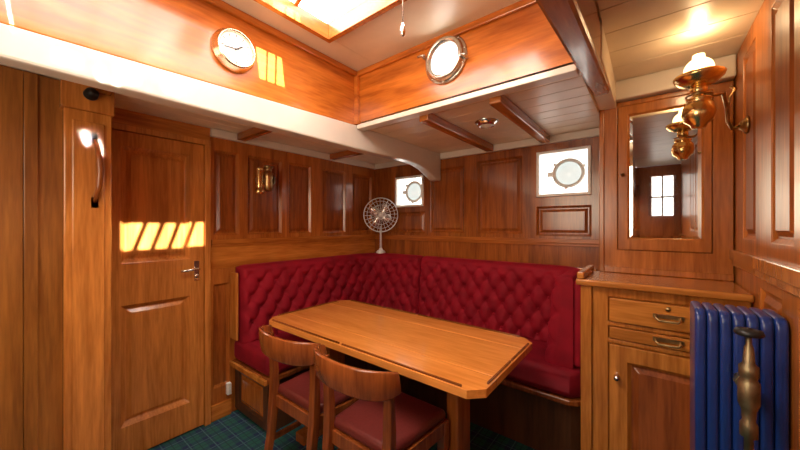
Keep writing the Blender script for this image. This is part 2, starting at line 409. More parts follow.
# skylight
mb = MB()
Zs = 2.445; xm=(SX0+SX1)/2; Zrg = 2.665; sl=(Zrg-Zs)/(SX1-xm)
mb.box(SX0-.029,SX0,SY0-.029,SY1+.029,ZT-.035,Zs); mb.box(SX1,SX1+.029,SY0-.029,SY1+.029,ZT-.035,Zs)
mb.box(SX0,SX1,SY1,SY1+.029,ZT-.035,Zs); mb.box(SX0,SX1,SY0-.029,SY0,ZT-.035,Zs)
for y in (SY0-.015, SY1+.015):
    i = [mb.av(p) for p in [(SX0,y-.0145,Zs),(SX1,y-.0145,Zs),(xm,y-.0145,Zrg),(SX0,y+.0145,Zs),(SX1,y+.0145,Zs),(xm,y+.0145,Zrg)]]
    mb.af([i[0],i[1],i[2]]); mb.af([i[3],i[4],i[5]]); 
    for a,b in ((0,1),(1,2),(2,0)): mb.af([i[a],i[b],i[b+3],i[a+3]])
def slope(xq,zq,xr,zr,y0,y1,t=.02,m=0):
    mb.hexa([(xq,y0,zq),(xr,y0,zr),(xr,y1,zr),(xq,y1,zq),(xq,y0,zq+t),(xr,y0,zr+t),(xr,y1,zr+t),(xq,y1,zq+t)],m)
def sz(x): return Zs+(SX1-x)*sl
slope(SX0-.02,Zs+.002,xm,Zrg+.012,SY0,SY1,.004,1)
for k in range(1,6):
    y = SY0+(SY1-SY0)*k/6; slope(SX0,Zs-.010,xm,Zrg-.008,y-.010,y+.010,.014)
g0,g1 = .71,.85  # gap added in the unseen slope to throw a sun patch on the coaming
ga,gb = -.66,-.86
for (u0,u1) in ((SY0,g0),(g1,SY1)): slope(SX1+.02,Zs+.002,xm,Zrg+.012,u0,u1,.004,1)
slope(SX1+.02,Zs-.002,ga,sz(ga)+.008,g0,g1,.006,1); slope(gb,sz(gb)+.008,xm,Zrg+.012,g0,g1,.006,1)
for y in (.1,.32,.52): slope(SX1,Zs-.006,xm,Zrg-.004,y-.006,y+.006,.010)
# slanted bars added across that gap to stripe the sun patch
mb.hexa([(ga,g0+.03,sz(ga)-.004),(gb,g0+.06,sz(gb)-.004),(gb,g0+.072,sz(gb)-.004),(ga,g0+.042,sz(ga)-.004),(ga,g0+.03,sz(ga)+.006),(gb,g0+.06,sz(gb)+.006),(gb,g0+.072,sz(gb)+.006),(ga,g0+.042,sz(ga)+.006)])
mb.hexa([(ga,g0+.08,sz(ga)-.004),(gb,g0+.11,sz(gb)-.004),(gb,g0+.122,sz(gb)-.004),(ga,g0+.092,sz(ga)-.004),(ga,g0+.08,sz(ga)+.006),(gb,g0+.11,sz(gb)+.006),(gb,g0+.122,sz(gb)+.006),(ga,g0+.092,sz(ga)+.006)])
mb.box(xm-.03,xm+.03,SY0,SY1,Zrg-.02,Zrg+.035)
skyl = mb.build('window_4', [W_COAMY, SKYGLASS], label='varnished wood skylight with glazed panes', category='skylight', kind='structure', bevel=.002)

# square windows in back wall with round ports
def square_window(n, W):
    x0,x1,z0,z1 = W; mb = MB(); cx=(x0+x1)/2+.03; cz=(z0+z1)/2; yb = YB+.07
    f = .02
    for a,b,c,d in [(x0,x0+f,z0,z1),(x1-f,x1,z0,z1),(x0+f,x1-f,z0,z0+f),(x0+f,x1-f,z1-f,z1)]: mb.box(a,b,YB-.012,yb,c,d)
    r = .095
    mb.box(x0+f-.002,x1-f+.002,yb-.012,yb-.006,z0+f-.002,z1-f+.002,1)
    w = mb.build('window_%d'%n, [WHITE, PANE], label='white painted square window recess with round port', category='window', kind='structure', bevel=.003)
    mb = MB(); mb.lathe([(r-.004,0),(r+.016,0),(r+.018,.012),(r+.008,.024),(r-.008,.018),(r-.012,.0),(r-.004,0)], (cx,yb-.013,cz), (0,-1,0), 48, caps=False)
    for k in range(3):
        a = 2*pi*k/3+.4; p = Vector((cx+(r+.018)*math.cos(a), yb-.014, cz+(r+.018)*math.sin(a)))
        mb.lathe([(0,0),(.011,0),(.011,.026),(.006,.034),(0,.034)], p, (0,-1,0), 12)
    mb.box(cx-r-.05,cx-r-.005,yb-.03,yb-.013,cz-.018,cz+.018)
    mb.build('port_ring', WHITE, parent=w, label='white round port ring with lugs')
    mb = MB(); mb.lathe([(0,0),(r,0),(r,.004),(0,.004)], (cx,yb-.0125,cz), (0,-1,0), 48)
    mb.build('port_glass', WGLASS, parent=w, label='pale green round port glass')
square_window(1, W1); square_window(2, W2)

# ------------------------------------------------------------ bench
B = empty('banquette_bench', (-1.5,2.1,0), 'L-shaped built-in bench with buttoned crimson velvet backrest', 'bench')
def arc(cx,cy,r,a0,a1,n): return [(cx+r*math.cos(a0+(a1-a0)*k/n), cy+r*math.sin(a0+(a1-a0)*k/n)) for k in range(n+1)]
YE = 1.05
def seat_poly(off=0, xe=-.295):
    xi=-1.90-off; yi=1.975+off
    return [(-2.395,YE+off),(-2.395,2.575),(xe,2.575),(xe,yi+.06)]+[(xe-.02,yi+.02),(xe-.06,yi)] + arc(xi+.22,yi-.22,.22,pi/2,pi,10) + [(xi,YE+off)]
mb = MB(); mb.prism(seat_poly(.0),.388,.545)
mb.build('seat_cushion', VELVETS, parent=B, bevel=.052, seg=7, label='crimson velvet seat cushion', smooth=True)
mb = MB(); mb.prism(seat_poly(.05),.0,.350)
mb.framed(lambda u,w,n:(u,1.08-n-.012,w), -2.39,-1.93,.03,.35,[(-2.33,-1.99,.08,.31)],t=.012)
mb.build('base', [W_BASE,W_CABD], parent=B, bevel=.004, label='wood bench base, coloured dark for the shade under the seat')
mb = MB(); mb.prism(seat_poly(.002),.352,.386)
mb.build('seat_rail', W_CHAIR, parent=B, bevel=.008, label='dark wood seat rail')

def tufted(path, name, label, zb=.53, zt=1.078, a=.132, b=.090, s_off=0.):
    P=[Vector((p[0],p[1],0)) for p in path]; seglen=[(P[i+1]-P[i]).length for i in range(len(P)-1)]; T=sum(seglen)
    n=int(T/.0085); smp=[]
    for k in range(n+1):
        s=T*k/n; i=0; q=s
        while i<len(seglen)-1 and q>seglen[i]: q-=seglen[i]; i+=1
        p=P[i].lerp(P[i+1], min(1,q/seglen[i])); smp.append((s,p))
    nor=[]
    for k in range(n+1):
        t=(smp[min(k+2,n)][1]-smp[max(k-2,0)][1]).normalized(); nor.append(Vector((t.y,-t.x,0)))
    mb=MB(); NF=76; NT=8; rt=.045
    grid=[]
    for (s,p),nn in zip(smp,nor):
        col=[]
        ef=min(1,min(s,T-s)/.04); ef=math.sqrt(max(0,1-(1-ef)**2))
        for j in range(NF+1):
            f=j/NF; z=zb+(zt-rt-zb)*f
            u=(s+s_off)/a; v=(z-zb-.05)/b; pp=u+v/2; qq=u-v/2
            sp=abs(math.sin(pi*pp)); sq=abs(math.sin(pi*qq))
            cre=(min(sp,1)*min(sq,1))**.55
            dp=pp-round(pp); dq=qq-round(qq)
            du=(dp+dq)/2*a; dv=(dp-dq)*b; dist=math.sqrt(du*du+dv*dv)
            h=.020*cre+.024*(1-math.exp(-(dist/.026)**2))
            top=min(1,(1-f)/.08); bot=min(1,f/.05); h=h*top*bot + .028*(1-top*bot)*min(1,bot+.2)
            lean=.05*(1-f)
            nn_=-.025*(1-ef)+lean+h*ef
            col.append(mb.av(p+nn*nn_+Vector((0,0,z))))
        for j in range(1,NT+1):
            ang=pi/2*j/NT
            col.append(mb.av(p+nn*((.028*ef-.025*(1-ef)))*math.cos(ang)+nn*(-.05*(1-math.cos(ang)))+Vector((0,0,zt-rt+rt*math.sin(ang)*(.6+.4*ef)))))
        col.append(mb.av(p+nn*(-.070)+Vector((0,0,zt-.012)))); col.append(mb.av(p+nn*(-.076)+Vector((0,0,zt-.05))))
        grid.append(col)
    for A_,B_ in zip(grid,grid[1:]):
        for j in range(len(A_)-1): mb.af([A_[j],B_[j],B_[j+1],A_[j+1]],0,True)
    for idx in (0,-1):
        (s,p)=smp[idx]; nn=nor[idx]
        bb=mb.av(p+nn*(-.076)+Vector((0,0,zb))); mb.af(list(grid[idx])+[bb],0)
    for j in range(0,8):
        z=zb+.05+j*b
        if z>zt-.07: break
        k0=0
        while True:
            s=(k0+(.5 if j%2 else 0))*a-s_off; k0+=1
            if s<.06: continue
            if s>T-.05: break
            i=int(round(s/T*n)); p=smp[i][1]; nn=nor[i]; f=(z-zb)/(zt-rt-zb)
            mb.lathe([(0.010,-.003),(.010,.003),(.007,.008),(0,.010)], p+nn*(.05*(1-f)+.001)+Vector((0,0,z)), nn, 8, 0, True)
    return mb.build(name, VELVET, parent=B, label=label)
path1=[(-2.29,YE+.01),(-2.29,2.21)]+[(x,y) for x,y in arc(-2.04,2.21,.25,pi,pi/2,16)][1:]+[(-1.70,2.46)]
path2=[(-1.693,2.46),(-.52,2.46)]+[(x,y) for x,y in arc(-.52,2.36,.10,pi/2,0,12)][1:]+[(-.42,2.03)]
tufted(path1,'backrest','deep-buttoned crimson velvet backrest')
tufted(path2,'backrest','deep-buttoned crimson velvet backrest')
mb=MB(); mb.box(-.355,-.292,2.04,2.56,.55,1.05); mb.build('arm_panel', VELVET, parent=B, bevel=.028, seg=5, label='crimson velvet bench end', smooth=True)
mb=MB()
poly=[(-2.395,YE+.02),(-2.395,2.575),(-.29,2.575),(-.29,2.537)]+arc(-2.04,2.21,.328,pi/2,pi,14)+[(-2.368,YE+.02)]
mb.prism(poly,1.04,1.066)
mb.build('ledge', W_MIDY, parent=B, bevel=.004, label='varnished wood ledge behind the backrest')
mb=MB(); mb.box(-2.395,-2.29,YE-.016,YE-.002,.55,1.03); mb.box(-2.395,-1.90,YE-.022,YE-.002,.352,.386)
mb.build('end_panel', W_CAB, parent=B, bevel=.004)

# ------------------------------------------------------------ table
T = empty('saloon_table', (-1.25,1.43,0), 'polished honey teak table with raised edge fiddles', 'table')
tx0,tx1,ty0,ty1=-2.0,-.485,1.085,1.79; c=.055
mb=MB(); mb.prism([(tx0,ty0+.17),(tx1,ty0+.17),(tx1,ty1-.17),(tx0,ty1-.17)],.715,.75); mb.build('table_top', W_TABLE, parent=T, bevel=.002)
mb=MB(); mb.prism([(tx0,ty0+c),(tx0+c,ty0),(tx1-c,ty0),(tx1,ty0+c),(tx1,ty0+.167),(tx0,ty0+.167)],.715,.75); mb.build('leaf', W_TABLE, parent=T, bevel=.002)
mb=MB(); mb.prism([(tx0,ty1-.167),(tx1,ty1-.167),(tx1,ty1-c),(tx1-c,ty1),(tx0+c,ty1),(tx0,ty1-c)],.715,.75); mb.build('leaf', W_TABLE, parent=T, bevel=.002)
W_FID = wood('fiddle teak', (.14,.045,.012),(.27,.09,.028),'x',rough=.2)
for (x0,x1,y0,y1) in [(tx0+.08,tx0+.73,ty0+.006,ty0+.014),(tx0+.75,tx1-.08,ty0+.006,ty0+.014),(tx0+.08,tx0+.73,ty1-.014,ty1-.006),(tx0+.75,tx1-.08,ty1-.014,ty1-.006),
                      (tx0+.006,tx0+.014,ty0+.09,ty1-.09),(tx1-.014,tx1-.006,ty0+.09,ty0+.345),(tx1-.014,tx1-.006,ty0+.36,ty1-.09)]:
    mb=MB(); mb.box(x0,x1,y0,y1,.75,.759); mb.build('fiddle_rail', W_FID, parent=T, bevel=.002)
mb=MB(); mb.box(tx0+.12,tx1-.12,ty0+.2,ty0+.225,.65,.714); mb.box(tx0+.12,tx1-.12,ty1-.225,ty1-.2,.65,.714)
mb.box(tx0+.12,tx0+.145,ty0+.2,ty1-.2,.65,.714); mb.box(tx1-.145,tx1-.12,ty0+.2,ty1-.2,.65,.714)
mb.build('apron', W_CHAIR, parent=T, bevel=.003)
for x in (-.76,-1.72):
    mb=MB(); mb.box(x-.032,x+.032,1.37,1.51,.06,.66); mb.box(x-.045,x+.045,1.16,1.70,0,.06); mb.box(x-.045,x+.045,1.3,1.56,.06,.1)
    mb.build('pedestal', W_CABD, parent=T, bevel=.008)

# ------------------------------------------------------------ chairs
def make_chair(cx, yb):
    C = empty('dining_chair', (cx,yb+.2,0), 'mahogany chair, curved top rail, oxblood leather seat, at the table', 'chair', 'chairs at the saloon table')
    mb=MB(); mb.prism([(cx-.18,yb+.05),(cx+.18,yb+.05),(cx+.215,yb+.44),(cx-.215,yb+.44)],.425,.478)
    mb.build('seat', LEATHER, parent=C, bevel=.024, seg=5, smooth=True, label='oxblood leather seat pad')
    mb=MB()
    for a,b_ in [(((cx-.175),yb+.05),((cx+.175),yb+.05)),((cx-.205,yb+.43),(cx+.205,yb+.43)),((cx-.18,yb+.05),(cx-.208,yb+.43)),((cx+.18,yb+.05),(cx+.208,yb+.43))]:
        d=Vector((b_[0]-a[0],b_[1]-a[1],0)).normalized(); nx,ny=-d.y*.011,d.x*.011
        mb.prism([(a[0]+nx,a[1]+ny),(b_[0]+nx,b_[1]+ny),(b_[0]-nx,b_[1]-ny),(a[0]-nx,a[1]-ny)],.365,.43)
    mb.build('seat_frame', W_CHAIR, parent=C, bevel=.003)
    def sq(pts, ws, ds):
        mb=MB(); R=[]
        for (x,y,z),w,d in zip(pts,ws,ds):
            R.append([mb.av((x-w,y-d,z)),mb.av((x+w,y-d,z)),mb.av((x+w,y+d,z)),mb.av((x-w,y+d,z))])
        for a,b_ in zip(R,R[1:]):
            for k in range(4): mb.af([a[k],a[(k+1)%4],b_[(k+1)%4],b_[k]])
        mb.af(R[0][::-1]); mb.af(R[-1]); return mb
    for sx in (-1,1):
        mb=sq([(cx+sx*.185,yb+.425,0),(cx+sx*.197,yb+.425,.25),(cx+sx*.20,yb+.425,.425)],[.014,.02,.022],[.014,.02,.022])
        mb.build('leg', W_CHAIR, parent=C, bevel=.004)
        mb=sq([(cx+sx*.17,yb-.03,0),(cx+sx*.178,yb+.02,.22),(cx+sx*.18,yb+.04,.42),(cx+sx*.183,yb+.042,.56),(cx+sx*.188,yb+.034,.70),(cx+sx*.188,yb+.024,.775)],[.015,.018,.022,.022,.021,.018],[.016,.02,.022,.018,.012,.009])
        mb.build('leg', W_CHAIR, parent=C, bevel=.005)
        mb=MB(); mb.box(cx+sx*.188-.009,cx+sx*.188+.009,yb+.03,yb+.42,.17,.2); mb.build('stretcher', W_CHAIR, parent=C, bevel=.003)
    mb=MB(); N=28; G=[]
    for k in range(N+1):
        t=-1+2*k/N; x=cx+.226*math.sin(t*1.4)/math.sin(1.4)
        y=yb-.095*(1-t*t)+.022+.03*abs(t)**4
        w = .060-.018*abs(t)**5; zc=.762+.006*(1-t*t)
        dy=.19*t; dx_=.226*1.4*math.cos(t*1.4)/math.sin(1.4)+.06; L_=math.hypot(dx_,dy); nx,ny=-dy/L_,dx_/L_
        col=[]
        for (tt,zz_) in [(-.012,-1),(-.015,0),(-.010,1),(.008,1.),(.012,0),(.013,-1)]:
            col.append(mb.av((x+nx*tt,y+ny*tt+.012*(-zz_)*.6,zc+w*zz_)))
        G.append(col)
    for a,b_ in zip(G,G[1:]):
        for j in range(6): mb.af([a[j],a[(j+1)%6],b_[(j+1)%6],b_[j]],0,True)
    mb.af(G[0]); mb.af(G[-1][::-1])
    mb.build('backrest', W_CHAIR, parent=C, bevel=.006, label='curved mahogany top rail')
    return C
C1 = make_chair(-.985,.905)
def copy_thing(root, loc, rz):
    r = root.copy(); scene.collection.objects.link(r); r.location = loc; r.rotation_euler = (0,0,rz)
    for ch in list(root.children):
        n_ = ch.copy(); n_.parent = r; scene.collection.objects.link(n_)
    return r
C2 = copy_thing(C1, (-1.46,1.105,0), 0)

# ------------------------------------------------------------ base cabinet
CB = empty('base_cabinet', (.02,2.2,0), 'varnished teak cabinet with drawer, slide and panelled door', 'cabinet')
cx0,cx1,cf=-.285,.325,1.90
mb=MB(); mb.box(cx0,cx1,cf+.022,2.56,.0,1.055)
mb.framed(lambda u,w,n:(u,cf-n,w), cx0,cx1,.0,1.055,[(-.165,.30,.885,1.01,'open'),(-.165,.30,.80,.865,'open'),(-.165,.30,.09,.78,'open')],t=.021)
mb.box(cx0-.0,cx0+.05,cf-.018,cf-.001,0,1.055)
mb.build('body', [W_CAB,W_CAB], parent=CB, bevel=.004)
def pull(parent, x, y, z, w=.055):
    mb=MB(); mb.box(x-w,x+w,y-.004,y,z-.004,z+.014)
    mb.tube([(x-w*.8,y-.004,z+.006),(x-w*.8,y-.018,z-.002),(x-w*.6,y-.022,z-.012),(x+w*.6,y-.022,z-.012),(x+w*.8,y-.018,z-.002),(x+w*.8,y-.004,z+.006)],.005)
    return mb.build('pull', OLDBRASS, parent=parent, label='aged brass drop pull')
mb=MB(); mb.box(-.16,.295,cf-.012,cf+.018,.889,1.006); dr=mb.build('drawer', W_CABX, parent=CB, bevel=.006, label='teak drawer'); pull(dr,.065,cf-.0125,.945)
mb=MB(); mb.lathe([(0,0),(.010,0),(.010,.003),(0,.004)],(.065,cf-.013,.985),(0,-1,0),14); mb.build('keyhole', OLDBRASS, parent=dr)
mb=MB(); mb.box(-.16,.295,cf-.006,cf+.018,.804,.861); dr=mb.build('slide_board', W_CABX, parent=CB, bevel=.004, label='pull-out slide board'); pull(dr,.065,cf-.0065,.835)
mb=MB(); mb.framed(lambda u,w,n:(u,cf-.008-n,w), -.16,.295,.095,.775,[(-.085,.22,.17,.70)],t=.018); mb.box(-.16,.295,cf+.0105,cf+.019,.095,.775)
dd=mb.build('door', [W_CAB,W_CHAIR], parent=CB, bevel=.003, label='cabinet door with recessed panel')
mb=MB(); mb.lathe([(0,0),(.014,0),(.014,.004),(.007,.008),(.007,.018),(.013,.024),(.011,.032),(0,.034)],(-.128,cf-.008,.62),(0,-1,0),18); mb.build('knob', CHROME, parent=dd, label='small metal knob')
mb=MB(); mb.box(-.305,.327,1.862,2.247,1.058,1.09); 
WT=mb.build('worktop', W_CABX, bevel=.008, seg=3, label='varnished teak worktop on the cabinet', category='worktop')
mb=MB(); mb.box(-.30,-.268,1.87,2.245,1.0905,1.125)
mb.build('gallery_rail', W_CABX, parent=WT, bevel=.006)

# wall cupboard with mirror
H = empty('wall_cupboard', (.04,2.4,1.09), 'tall varnished wall cupboard with mirrored door above the worktop', 'cupboard')
hf=2.25
mb=MB(); mb.box(-.24,.325,hf+.024,2.57,1.091,2.088)
mb.framed(lambda u,w,n:(u,hf-n,w), -.24,.325,1.091,2.088,[(-.15,.25,1.225,2.06,'open')],t=.023)
mb.box(-.24,-.215,hf-.012,hf-.001,1.091,2.088); mb.box(-.215,.325,hf-.010,hf-.001,1.091,1.125)
mb.build('body', [W_CABD,W_CABD], parent=H, bevel=.004)
ma,mbx,mz0,mz1=-.100,.217,1.29,2.005
mb=MB(); mb.framed(lambda u,w,n:(u,hf-.008-n,w), -.147,.247,1.228,2.057,[(ma,mbx,mz0,mz1,'open')],t=.02)
P_=lambda u,w,n:(u,hf-.008-n,w)
mb.ring(P_,(ma,mbx,mz0,mz1),-.003,(ma+.008,mbx-.008,mz0+.008,mz1-.008),-.013,0)
hd=mb.build('door', W_CABD, parent=H, bevel=.003, label='mirrored cupboard door')
mb=MB()
A=(ma+.007,mbx-.007,mz0+.007,mz1-.007); Bq=(ma+.022,mbx-.022,mz0+.022,mz1-.022)
mb.ring(P_,A,-.0130,Bq,-.0115,0); mb.rect(P_,Bq,-.0115,0); 
i=[mb.av(P_(u,w,-.019)) for u,w in [(A[0],A[2]),(A[1],A[2]),(A[1],A[3]),(A[0],A[3])]]; mb.af(i)
mb.build('mirror', MIRROR, parent=hd, label='bevelled mirror glass')
mb=MB(); mb.lathe([(0,0),(.009,0),(.009,.004),(.005,.006),(.005,.014),(.009,.018),(0,.022)],(-.124,hf-.008,1.66),(0,-1,0),14); mb.build('knob', OLDBRASS, parent=hd)

# ------------------------------------------------------------ radiator + valve
R = empty('radiator', (.22,1.55,0), 'navy blue enamelled column radiator beside the cabinet', 'radiator')
ns=7; rx0,rx1=.118,.326; w=(rx1-rx0)/ns
for k in range(ns):
    x=rx0+w*(k+.5); mb=MB(); y0,y1=1.45,1.63
    out=[(y0+.0,.16),(y0,1.05),(y0+.006,1.075),(y0+.022,1.088),(y1-.022,1.088),(y1-.006,1.075),(y1,1.05),(y1,.16),(y1-.03,.11),(y0+.03,.11)]
    h=w*.48
    a=[mb.av((x-h,p[0],p[1])) for p in out]; b_=[mb.av((x+h,p[0],p[1])) for p in out]
    mb.af(a); mb.af(b_[::-1])
    for q in range(len(out)): mb.af([a[q],a[(q+1)%len(out)],b_[(q+1)%len(out)],b_[q]])
    if k in (0,ns-1):
        for yy in (y0+.03,y1-.03): mb.box(x-.010,x+.010,yy-.010,yy+.010,0,.12)
    mb.build('section', BLUE, parent=R, bevel=.0098, seg=4, smooth=True)
for z in (1.0,.2):
    mb=MB(); mb.tube([(rx0+.01,1.54,z),(rx1-.005,1.54,z)],.03); mb.build('manifold', BLUE, parent=R)
V = empty('radiator_valve', (.222,1.33,0), 'dull brass radiator valve with black handwheel on pipe', 'valve')
mb=MB(); mb.lathe([(.010,.0),(.010,.76),(.019,.765),(.019,.80),(.014,.81),(.016,.84),(.023,.86),(.023,.92),(.017,.93),(.021,.94),(.021,.965),(.013,.975),(.010,1.02),(.006,1.03),(.006,1.055),(0,1.055)],(.222,1.33,0),seg=24)
mb.tube([(.222,1.33,.89),(.222,1.41,.89),(.222,1.449,.89)],.014); mb.lathe([(.020,0),(.020,.02)],(.222,1.40,.89),(0,1,0),6,sm=False)
mb.build('valve_body', GBRASS, parent=V)
mb=MB(); mb.lathe([(0,0),(.010,0),(.028,.004),(.032,.010),(.028,.020),(.010,.022),(0,.026)],(.222,1.33,1.05),seg=24)
mb.build('handwheel', BLACK, parent=V, label='black handwheel')

# ------------------------------------------------------------ oil lamp on right wall
O = empty('oil_lamp', (.16,1.83,1.75), 'brass gimballed oil lamp glowing on its wall bracket', 'lamp')
lx,ly=.162,1.84
def sp_(pr,k=.82,z0=1.985,zo=1.985): return [(r*k, zo+(z-z0)*k) for r,z in pr]
mb=MB(); mb.lathe(sp_([(0,1.735),(.028,1.738),(.034,1.755),(.058,1.775),(.068,1.81),(.062,1.85),(.045,1.875),(.052,1.88),(.052,1.888),(.022,1.895),(.022,1.91),(.034,1.92),(.034,1.945),(.026,1.955),(0,1.955)]),(lx,ly,0),seg=36); mb.build('font', BRASS, parent=O, label='brass oil font')
mb=MB(); mb.lathe(sp_([(.03,1.950),(.05,1.955),(.08,1.972),(.098,1.992),(.103,2.006),(.098,2.012),(.07,2.000),(.03,1.975)]),(lx,ly,0),seg=40); 
mb.build('gallery', BRASS, parent=O, label='ornate brass bowl collar')
mb=MB(); mb.lathe(sp_([(0,1.985)]+[(.060*math.sin(pi*k/14),2.040-.058*math.cos(pi*k/14)) for k in range(1,13)]+[(.026,2.098),(.024,2.115),(0,2.118)]),(lx,ly,0),seg=32,caps=False); mb.build('lamp_shade', GLOW, parent=O, label='glowing glass globe')
mb=MB(); mb.lathe([(0,0),(.036,0),(.036,.008),(.026,.014),(.015,.026),(0,.028)],(XR,1.99,1.80),(-1,0,0),28)
mb.tube([(XR-.02,1.99,1.80),(XR-.05,1.975,1.79),(XR-.065,1.96,1.82),(XR-.07,1.94,1.87),(lx+.08,ly+.05,1.925),(lx+.05,ly+.02,1.915),(lx+.02,ly,1.918)],.007)
mb.tube([(lx+.042*math.cos(2*pi*k/16),ly+.042*math.sin(2*pi*k/16),1.918) for k in range(16)],.004,closed=True)
mb.tube([(XR-.07,1.94,1.87),(XR-.06,1.94,1.92),(XR-.045,1.95,1.95),(XR-.055,1.965,1.97)],.005)
mb.build('bracket', OLDBRASS, parent=O, label='scrolled brass bracket')

# ------------------------------------------------------------ wall sconce on left wall
S = empty('wall_lamp', (XL+.03,1.27,1.6), 'aged brass gimballed lamp fixed to the panelled wall', 'lamp')
mb=MB(); mb.lathe([(0,0),(.04,0),(.04,.008),(.02,.02),(0,.022)],(XL-.009,1.27,1.72),(1,0,0),24)
mb.tube([(XL+.0,1.27,1.72),(XL+.06,1.27,1.70),(XL+.09,1.27,1.68)],.008)
mb.tube([(XL+.10,1.22,1.74),(XL+.10,1.215,1.70),(XL+.10,1.24,1.67),(XL+.10,1.27,1.66),(XL+.10,1.30,1.67),(XL+.10,1.325,1.70),(XL+.10,1.32,1.74)],.007)
mb.build('bracket', OLDBRASS, parent=S)
mb=MB(); mb.lathe([(0,1.63),(.02,1.632),(.03,1.65),(.034,1.68),(.030,1.72),(.034,1.73),(.034,1.77),(.026,1.775),(.024,1.80),(.036,1.81),(.036,1.82),(0,1.83)],(XL+.10,1.275,0),seg=24)
mb.build('lamp_body', OLDBRASS, parent=S)
mb=MB(); mb.lathe([(.02,1.60),(.03,1.605),(.032,1.63),(.022,1.64),(.018,1.645),(.022,1.66),(.022,1.78),(.030,1.79),(.014,1.80),(0,1.81)],(XL+.10,1.205,0),seg=20)
mb.build('chimney', BRASS, parent=S)

# ------------------------------------------------------------ clock
K = empty('ship_clock', (CX0+.02,.687,2.1), 'round brass ship clock with white dial on the coaming', 'clock')
kc=(CX0+.001,.687,2.195)
mb=MB(); mb.lathe([(.088,0),(.098,.004),(.098,.010),(.090,.018),(.088,.042),(.082,.050),(.076,.046),(.074,.030)],kc,(1,0,0),48,caps=False); mb.build('case', PBRASS, parent=K)
mb=MB(); mb.lathe([(0,.0),(.076,.0),(.076,.032),(0,.032)],kc,(1,0,0),48,sm=False)
for k in range(12):
    a=2*pi*k/12; mb.M=Matrix.Translation(Vector(kc)+Vector((.0325,0,0)))@Matrix.Rotation(a,4,'X'); mb.box(0,.0012,-.0015,.0015,.056,.068,1)
mb.M=None
mb.build('dial', [DIAL,BLACK], parent=K, label='white dial with hour marks')
for nm,ang,ln,wd,xo in (('hour_hand',-.9,.036,.003,.035),('minute_hand',1.7,.056,.002,.0365)):
    mb=MB(); mb.M=Matrix.Translation(Vector(kc)+Vector((xo,0,0)))@Matrix.Rotation(ang,4,'X'); mb.box(0,.001,-wd,wd,-.010,ln); mb.M=None
    mb.build(nm, BLACK, parent=K)

# porthole in coaming
Pp = empty('porthole', (-.866,CY1-.02,2.1), 'polished round opening porthole bright with daylight', 'porthole')
pc=(-.866,CY1-.001,2.262)
mb=MB(); mb.lathe([(.085,.0),(.126,0),(.128,.008),(.122,.012),(.114,.014),(.113,.030),(.106,.040),(.096,.042),(.088,.036),(.080,.02)],pc,(0,-1,0),56,caps=False)
for k in range(10):
    a=2*pi*k/10+.2; mb.lathe([(0,0),(.006,0),(.005,.005),(0,.006)],(pc[0]+.120*math.cos(a),pc[1]-.011,pc[2]+.120*math.sin(a)),(0,-1,0),10)
mb.build('rim', NICKEL, parent=Pp, label='polished metal rim')
mb=MB(); mb.lathe([(0,0.002),(.084,.002),(.084,.016),(0,.020)],pc,(0,-1,0),48); mb.build('glass', LGLASS, parent=Pp, label='daylit glass')
for sx,sz_ in ((-.13,.045),(.125,-.03)):
    mb=MB(); p=Vector((pc[0]+sx,pc[1],pc[2]+sz_)); mb.tube([p+Vector((0,-.0,0)),p+Vector((0,-.05,0))],.007); mb.tube([p+Vector((-.024,-.045,.004)),p+Vector((0,-.05,0)),p+Vector((.024,-.045,-.004))],.007)
    mb.build('dog_screw', NICKEL, parent=Pp)

# pull cord from skylight
mb=MB(); mb.tube([(-.736,.948,2.56),(-.736,.948,2.14)],.0025,6); mb.lathe([(0,2.085),(.008,2.09),(.010,2.11),(.006,2.135),(0,2.14)],(-.736,.948,0),seg=14)
mb.build('pull_cord', CHROME, parent=skyl, label='thin hanging pull cord with metal end')
# ceiling light
L_=empty('ceiling_light',(-.83,1.98,2.0),'small round chrome ceiling light on cream planking','lamp')
mb=MB(); mb.lathe([(.075,0),(.075,.008),(.06,.018),(.052,.03),(.045,.03),(.045,.01)],(-.83,1.95,ZC),(0,0,-1),32,caps=False); mb.build('rim', CHROME, parent=L_)
mb=MB(); mb.lathe([(0,.002),(.046,.002),(.046,.02),(.03,.036),(0,.042)],(-.83,1.95,ZC),(0,0,-1),28); mb.build('lamp_glass', plain('frosted bulb',(.7,.68,.6),.2), parent=L_)
# socket
mb=MB(); mb.box(XL+.0185,XL+.05,1.0,1.027,.16,.24); mb.box(XL+.05,XL+.055,1.004,1.022,.18,.22)
mb.build('wall_socket', PLASTIC, bevel=.004, label='small white plastic socket beside the bench', category='socket')

# ------------------------------------------------------------ fan
fx,fy,fb=-2.215,2.475,1.0672
F = empty('desk_fan', (fx,fy,fb), 'small white desk fan with wire cage on the corner ledge', 'fan')
FM = plain('fan pale metal', (.70,.70,.68), .3, bscale=10, var=.05)
mb=MB(); mb.lathe([(.048,fb),(.048,fb+.02),(.040,1.10),(.02,1.112),(.014,1.13),(0,1.13)],(fx,fy,0),seg=28); mb.build('base', SILVER, parent=F)
mb=MB(); mb.lathe([(.012,1.12),(.010,1.2),(.010,1.28),(.016,1.31)],(fx,fy,0),seg=18); mb.build('pole', SILVER, parent=F)
dirf=Vector((2.2,-2.455,-.0)).normalized(); fc=Vector((fx,fy,1.475)); qr=Vector((0,0,1)).rotation_difference(dirf).to_matrix().to_4x4()
fc=fc+dirf*.05
mb=MB(); mb.M=Matrix.Translation(fc)@qr
mb.lathe([(0,-.10),(.03,-.095),(.04,-.07),(.04,-.03),(.02,-.02),(.012,-.02),(.012,.02),(.02,.022),(.018,.035),(0,.038)],seg=24); mb.M=None
mb.tube([(fx,fy,1.30),fc-dirf*.05+Vector((0,0,-.06)),fc-dirf*.05],.012); mb.build('motor', FM, parent=F)
